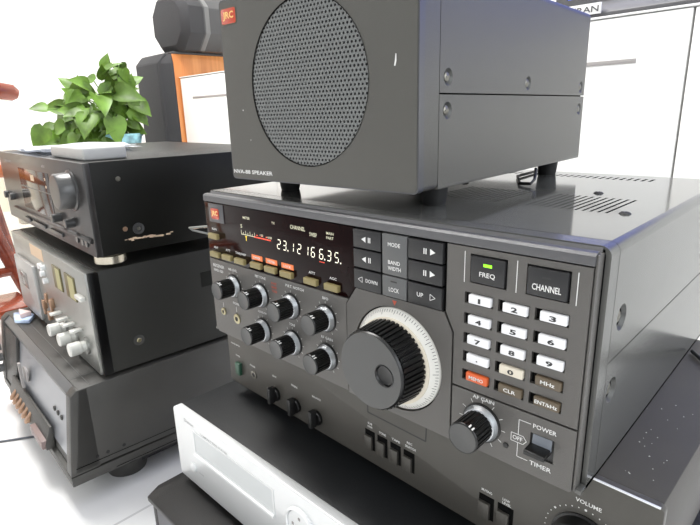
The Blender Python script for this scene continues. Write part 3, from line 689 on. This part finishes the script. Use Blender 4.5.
MB().lathe([(0, 2), (2, 1.8), (2.6, .6)], (BW, 60, 31), 'x', 18).build('screw_head', 'steel', k)
MB().lathe([(0, 1.4), (3, 1.0), (3.4, 0)], (BW, 42, 101.5), 'x', 18).build('screw_head', 'steel', AV)
MB().lathe([(0, .9), (3, .7), (3.4, 0)], (BW, 42, 33), 'x', 18).build('screw_head', 'copper', AV)
m = MB()
for k in range(44):
    yy = random.choice([random.uniform(40, 80), random.uniform(75, 110), random.uniform(130, 270), random.uniform(130, 270)]); r = random.uniform(.9, 3.2); zz = 17 + random.uniform(-1.6, 1.6)
    m.prism([(yy + r * random.uniform(1, 2.8) * math.cos(a), zz + .7 * r * random.uniform(.4, 1) * math.sin(a)) for a in (0, .9, 2, 3, 4.1, 5.3)], BW - .2, BW + .12, 'x')
m.build('paint_chips', 'sticker', AV)
for x in (40, BW - 25):
    for yy in (25, 310): MB().lathe([(0, -14.6), (19, -14.6), (21, -13), (21, -3), (17, -2), (17, .5), (0, .5)], (x, yy, 0), 'z', 36).build('foot', 'champ', AV)
o = tag(MB().box(0, 150, 0, 58, 0, 17, 3, seg=3).build('power_adapter', 'remote'), 'flat pale grey plastic box lying on the black amplifier', 'plastic box'); o.location = [c * .001 for c in st(-176, 26, 140.2)]; o.rotation_euler[2] = math.radians(-3)
for k, (x, yy, rz, l) in enumerate(((-440, 20, 4, 'white loose paper sheet lying lowest on the black amplifier'), (-420, 34, -9, 'bluish folded paper lying topmost on the black amplifier'))):
    b = MB(); bm = bmesh.new(); vs = [[bm.verts.new((i * 28, j * 24, 1.4 + k * 6 + 2.2 * (1 + math.sin(i * 1.3 + k) * math.cos(j * 1.1 + k)))) for j in range(8)] for i in range(8)]
    for i in range(7):
        for j in range(7): bm.faces.new((vs[i][j], vs[i + 1][j], vs[i + 1][j + 1], vs[i][j + 1]))
    bmesh.ops.solidify(bm, geom=bm.faces[:], thickness=.8); b.merge(bm)
    o = tag(b.build('paper_sheet', 'paper'), l, 'paper'); o.location = [c * .001 for c in st(x, yy, 140)]; o.rotation_euler[2] = math.radians(rz + SA)
tag(MB().tube([(-238, 150, 44), (-248, 132, 44), (-258, 124, 43), (-270, 135, 36), (-280, 170, 22), (-284, 220, 14), (-286, 310, 12)], 1.5).build('signal_cable', 'greycable'), 'thin grey cable hanging between the black amplifier and the receiver', 'cable')
tag(MB().tube([(-760, -330, -342.5), (-680, -200, -342.5), (-595, -99, -342.5), (-562, -47, -342.5), (-548, -20, -342.5), (-545, 40, -342.5)], [1.8] * 6).build('floor_cable', 'bluecable'), 'dark cable on the white floor left of the tape recorder', 'cable')
# ================================================================== background furniture
ca = math.radians(-2); 
def bg(x, y, z): return (x * math.cos(ca) - y * math.sin(ca), x * math.sin(ca) + y * math.cos(ca), z)
TC = thing('white_cabinet', 'long low white cabinet with grooved door handles behind the receiver', 'cabinet', bg(-1762, 900, -345), -2)
CW, CH = 2700, 702
MB().box(0, CW, 18, 400, 40, CH - 2, 1).build('carcass', 'cabinet', TC)
MB().box(-4, CW + 4, -2, 405, CH - 2, CH + 2, 1).build('cabinet_top', 'cabinet', TC)
MB().box(20, CW - 20, 40, 395, 0, 42).build('plinth', 'groove', TC)
doors = [0, 640, 1272, 1886, 2698]
for i in range(4):
    x0, x1 = doors[i] + 2, doors[i + 1] - 2
    d = MB().box(x0, x1, 0, 18, 44, CH - 4, 1.5).build('door', 'cabinet', TC)
    gx0 = x0 + (92 if i == 0 else x1 - x0 - 349); 
    MB().box(gx0, gx0 + 265, -1.2, .6, CH - 88, CH - 80, .4).build('handle_groove', 'groove', d)
TV = thing('television', 'flat television glowing blue with grey frame standing on the white cabinet', 'television', bg(-140, 925, 358.5), -2)
MB().holed(rect(0, 1130, 0, 660), [rect(22, 1108, 44, 638)], 0, 30).box(0, 1130, 12, 50, 2, 655, 6).build('frame', 'tvframe', TV)
MB().box(22, 1108, 8, 14, 44, 638).build('screen', 'tvscreen', TV)
MB().prism([(0, .0), (-22, 2), (-22, 8), (0, 32)], 6, 1120, 'x', 1).build('lower_bezel', 'tvframe', TV)
k = MB().box(26, 104, -27, -23, 7, 27, .3).build('name_plate', 'white', TV)
MB().text('MERAN', 65, 16.5, 11, 70, -27.4, off=.01).build('name_lettering', 'bezel', k)
# wooden floor speaker
TW2 = thing('floor_speaker', 'cherry wood floor speaker with black foam grille left of the white cabinet', 'speaker', bg(-2070, 884, -345), -2)
MB().box(0, 296, 0, 330, 0, 797, 2).build('cabinet', 'towerwood', TW2)
MB().box(-2, 298, 0, 332, 797, 807, 3).build('top_plate', 'towerblack', TW2)
MB().prism([(-6, 60), (-50, 90), (-50, 765), (-20, 800), (0, 800), (0, 60)], 34, 262, 'x', 4).prism([(0, 0), (0, 60), (300, 60), (300, 0)], 20, 40, 'z').build('grille_core', 'grille', TW2)
gv = [(0, 0), (0, -8), (44, -52), (250, -52), (296, -8), (296, 0)]
b = bmesh.new()
lev = [(60, 1), (760, 1), (797, .2)]
rg_ = []
for z, s in lev: rg_.append([b.verts.new((148 + (x - 148) * (1 if s == 1 else .93), y * (1 if s == 1 else .25), z)) for x, y in gv])
for A_, B_ in zip(rg_, rg_[1:]):
    for k in range(len(gv)): b.faces.new((A_[k], A_[(k + 1) % 6], B_[(k + 1) % 6], B_[k]))
b.faces.new(rg_[0]); b.faces.new(rg_[-1][::-1])
MB().merge(b, 3).build('foam_grille', 'grille', TW2)
oc = thing('octagonal_speaker', 'black octagonal speaker lying on top of the cherry wood floor speaker', 'speaker', bg(-1810, 890, 462), -2)
def octo(w, h, c): return [(-w / 2 + c, 0), (w / 2 - c, 0), (w / 2, c), (w / 2, h - c), (w / 2 - c, h), (-w / 2 + c, h), (-w / 2, h - c), (-w / 2, c)]
b = bmesh.new(); rr_ = []
for yy, s in ((0, .80), (26, 1.0), (90, 1.0)): rr_.append([b.verts.new((x * s, yy, 112 + (z - 112) * s)) for x, z in octo(300, 224, 62)])
for A_, B_ in zip(rr_, rr_[1:]):
    for k in range(8): b.faces.new((A_[k], A_[(k + 1) % 8], B_[(k + 1) % 8], B_[k]))
b.faces.new(rr_[0]); b.faces.new(rr_[-1][::-1])
MB().merge(b, 2).build('foam_grille', 'grille', oc)
MB().prism(octo(298, 222, 62), 90, 330, 'y', 3).build('cabinet', 'towerblack', oc)
MB().prism([(x * 1.01, z * 1.005 ) for x, z in octo(300, 224, 62)], 96, 116, 'y', 1).build('trim_band', 'radlite', oc)
# plant
PS = thing('plant_stool', 'white stool carrying the pothos in its blue pot', 'stool', (-1800, 700, -345))
MB().lathe([(0, 352), (150, 352), (152, 358), (150, 375), (0, 375)], (0, 0, 0), 'z', 40).build('stool_top', 'cabinet', PS)
for k in range(4):
    a = PI / 4 + PI / 2 * k; MB().tube([(150 * math.cos(a), 150 * math.sin(a), 0), (110 * math.cos(a), 110 * math.sin(a), 354)], 14, 12).build('leg', 'cabinet', PS)
PP = thing('potted_pothos', 'bushy green pothos in a blue and white pot beside the floor speaker', 'plant', (-1800, 700, 30.5))
MB().lathe([(0, 0), (58, 0), (66, 10), (88, 95), (94, 100), (94, 108), (86, 108), (82, 92), (0, 92)], (0, 0, 0), 'z', 40).build('pot', 'pot', PP)
MB().lathe([(0, 96), (50, 97), (83, 92)], (0, 0, 0), 'z', 24).build('soil', 'soil', PP)
def leaf(bm, base, d, n, L, Wd, fold, curl):
    d = d.normalized(); s = d.cross(n).normalized(); n = s.cross(d).normalized()
    prof = [(0, .0), (-.10, .26), (.06, .46), (.26, .5), (.48, .42), (.7, .26), (.88, .1), (1, 0)]
    mid = [bm.verts.new(base + d * (max(t, 0) * L) - n * (curl * L * max(t, 0) ** 2)) for t, w in prof]
    for sg in (-1, 1):
        ed = [mid[0]] + [bm.verts.new(base + d * (t * L) + s * (sg * w * Wd) + n * (fold * w * Wd - curl * L * max(t, 0) ** 2)) for t, w in prof[1:-1]] + [mid[-1]]
        for i in range(len(prof) - 1):
            vs = [mid[i], mid[i + 1], ed[i + 1], ed[i]]; u = []
            for v in vs:
                if v not in u: u.append(v)
            if len(u) > 2: bm.faces.new(u if sg > 0 else u[::-1])
lb = bmesh.new(); sb = MB()
camdir = Vector((.93, -.36, .05))
spec = []
for i in range(150):
    u, v = random.random(), random.random()
    yy = -225 + 275 * u; zmax = 372 - 215 * (abs(yy + 40) / 185) ** 1.1 if yy < -40 else 375
    zz = 85 + (zmax - 85) * v; xx = random.uniform(-80, 100)
    if yy > -30 and zz < 120 and xx > 30: zz += 120
    spec.append((Vector((xx, yy, zz)), random.uniform(50, 84)))
spec += [(Vector((30, -262, 205)), 60), (Vector((40, -285, 140)), 85), (Vector((20, 30, 370)), 70), (Vector((90, -60, 330)), 90), (Vector((100, -100, 250)), 100), (Vector((100, -30, 260)), 105), (Vector((110, -60, 170)), 105), (Vector((110, -150, 180)), 95), (Vector((100, 10, 200)), 90)]
for i, (p, Ls) in enumerate(spec):
    out = Vector((p.x * .6, p.y + 60, (p.z - 200) * .9)).normalized()
    d = (out * .8 + Vector((random.uniform(-.5, .5), random.uniform(-.6, .6), random.uniform(-1.1, .35)))).normalized()
    nn = (camdir * random.uniform(.5, 1.1) + Vector((random.uniform(-.4, .4), random.uniform(-.5, .5), random.uniform(.1, .9)))).normalized()
    leaf(lb, p, d, nn, Ls, Ls * .82, random.uniform(.15, .5), random.uniform(.05, .35))
    r0 = Vector((random.uniform(-40, 40), random.uniform(-40, 40), 95)); mdl = r0.lerp(p, .55) + Vector((0, 0, random.uniform(20, 60)))
    if i % 2 == 0: sb.tube([r0, r0.lerp(mdl, .6) + Vector((0, 0, 10)), mdl, p], 2.4, 6)
m = MB(); m.bm.free(); m.bm = lb; fo = m.build('foliage', 'leaf', PP, 60)
sb.build('stems', 'stem', PP)
SPn = thing('floor_plant', 'small green plant in a dark pot on the floor behind the cassette deck', 'plant', (-1560, 285, -345))
MB().lathe([(0, 0), (45, 0), (62, 90), (56, 90), (52, 80), (0, 80)], (0, 0, 0), 'z', 24).build('pot', 'rad', SPn)
lb = bmesh.new()
for i in range(14):
    a = random.uniform(0, 2 * PI); leaf(lb, Vector((10 * math.cos(a), 10 * math.sin(a), 70 + i * 5)), Vector((math.cos(a), math.sin(a), .9)), Vector((.6, -.3, .8)), 85, 60, .3, .2)
m = MB(); m.bm.free(); m.bm = lb; m.build('foliage', 'leaf2', SPn, 60)
# rosewood armchair at the far left
CHR = thing('rosewood_armchair', 'rosewood armchair with rounded arm ends at the left behind the stack', 'chair', (-1480, -80, -345))
for sx in (-270, 270):
    MB().tube([(sx, -250, 600), (sx, 60, 620), (sx, 230, 618), (sx, 268, 612), (sx, 280, 608)], [20, 21, 22, 21, 12], 16).build('armrest', 'rose', CHR)
    MB().tube([(sx, 238, 0), (sx, 206, 100), (sx, 166, 250), (sx, 140, 400), (sx, 142, 470)], [15, 17, 19, 20, 20], 14).build('leg', 'rose', CHR)
    MB().tube([(sx, 142, 430), (sx, 152, 540), (sx, 190, 612)], 18, 14).build('arm_post', 'orangewood', CHR)
    MB().tube([(sx, -250, 0), (sx, -255, 500), (sx * .95, -300, 1000)], 20, 14).build('leg', 'orangewood', CHR)
    MB().tube([(sx, -250, 150), (sx, 192, 150)], 13, 10).build('stretcher', 'rose', CHR)
    MB().tube([(sx, 192, 190), (sx * .6, 192, 400)], 13, 10).build('brace', 'rose', CHR)
MB().box(-290, 290, -270, 240, 400, 435, 8).build('seat', 'orangewood', CHR)
MB().box(-250, 250, -300, -275, 560, 980, 8).build('backrest', 'orangewood', CHR)
LT2 = thing('low_table', 'low dark red wooden table standing on the floor left of the tape recorder', 'table', (-1030, -10, -345))
MB().box(-120, 30, -380, 106, 88, 108, 5).build('table_top', 'rose', LT2)
for sx in (-100, 10):
    for sy in (-360, 86): MB().box(sx - 14, sx + 14, sy - 14, sy + 14, 0, 90, 3).build('leg', 'rose', LT2)
# cream cabinet at the left wall
CB = thing('cream_cabinet', 'cream panelled cupboard against the left wall behind the armchair', 'cupboard', (-2500, 0, -345))
MB().box(-460, 0, -700, 505, 0, 710, 3).build('carcass', 'creamwood', CB)
d = MB().holed(rect(-330, 500, 40, 700), [rect(-220, 420, 130, 640)], 0, 14, 'x').build('door', 'creamwood', CB)
MB().box(0, 5, -222, 422, 128, 642).build('door_panel', 'creampanel', d)
# ================================================================== room
struct(MB().box(-3300, 2600, -3000, 1500, -365, -345).build('floor', 'tile'))
struct(MB().box(-3300, 2600, 1450, 1550, -345, 2300).build('wall_back', 'wall'))
struct(MB().box(-3100, -3000, -3000, 1450, -345, 2300).build('wall_left', 'wall'))
struct(MB().box(-3300, 2600, -3000, 1550, 2300, 2380).build('ceiling', 'ceil'))
def area(name, loc, rot, sx, sy, e, col=(1, 1, 1)):
    l = bpy.data.lights.new(name, 'AREA'); l.shape = 'RECTANGLE'; l.size = sx; l.size_y = sy; l.energy = e; l.color = col
    o = bpy.data.objects.new(name, l); C.objects.link(o); o.location = loc; o.rotation_euler = rot; return o
area('ceiling_lamp', (-1.3, .2, 2.28), (0, 0, 0), 1.4, .8, 95, (1, .98, .95))
area('window_daylight', (2.3, .1, 1.0), (0, math.radians(90), 0), 1.8, 2.2, 40, (.9, .95, 1))
area('rear_lamp', (.4, -2.2, 1.7), (math.radians(62), 0, 0), 1.6, .8, 12, (1, .99, .97))
w = bpy.data.worlds.new('w'); bpy.context.scene.world = w; w.use_nodes = True
bgn = w.node_tree.nodes['Background']; bgn.inputs[0].default_value = (.93, .96, 1, 1); bgn.inputs[1].default_value = .7
# ================================================================== camera
cam = bpy.data.cameras.new('camera'); co = bpy.data.objects.new('camera', cam); C.objects.link(co)
cam.sensor_width = 36; cam.lens = 525.1029 / 700 * 36; cam.clip_start = .01
Mr = Matrix.Rotation(.7712, 3, 'Z') @ Matrix.Rotation(-.2762, 3, 'X') @ Matrix.Rotation(.0281, 3, 'Y')
c2 = Mr @ Matrix(((1, 0, 0), (0, 0, -1), (0, 1, 0)))
co.matrix_world = Matrix.Translation((.4087, -.24, .1914)) @ c2.to_4x4()
bpy.context.scene.camera = co
vs = bpy.context.scene.view_settings
vs.view_transform = 'Standard'; vs.look = 'None'; vs.gamma = 1; vs.exposure = 0; vs.use_curve_mapping = False
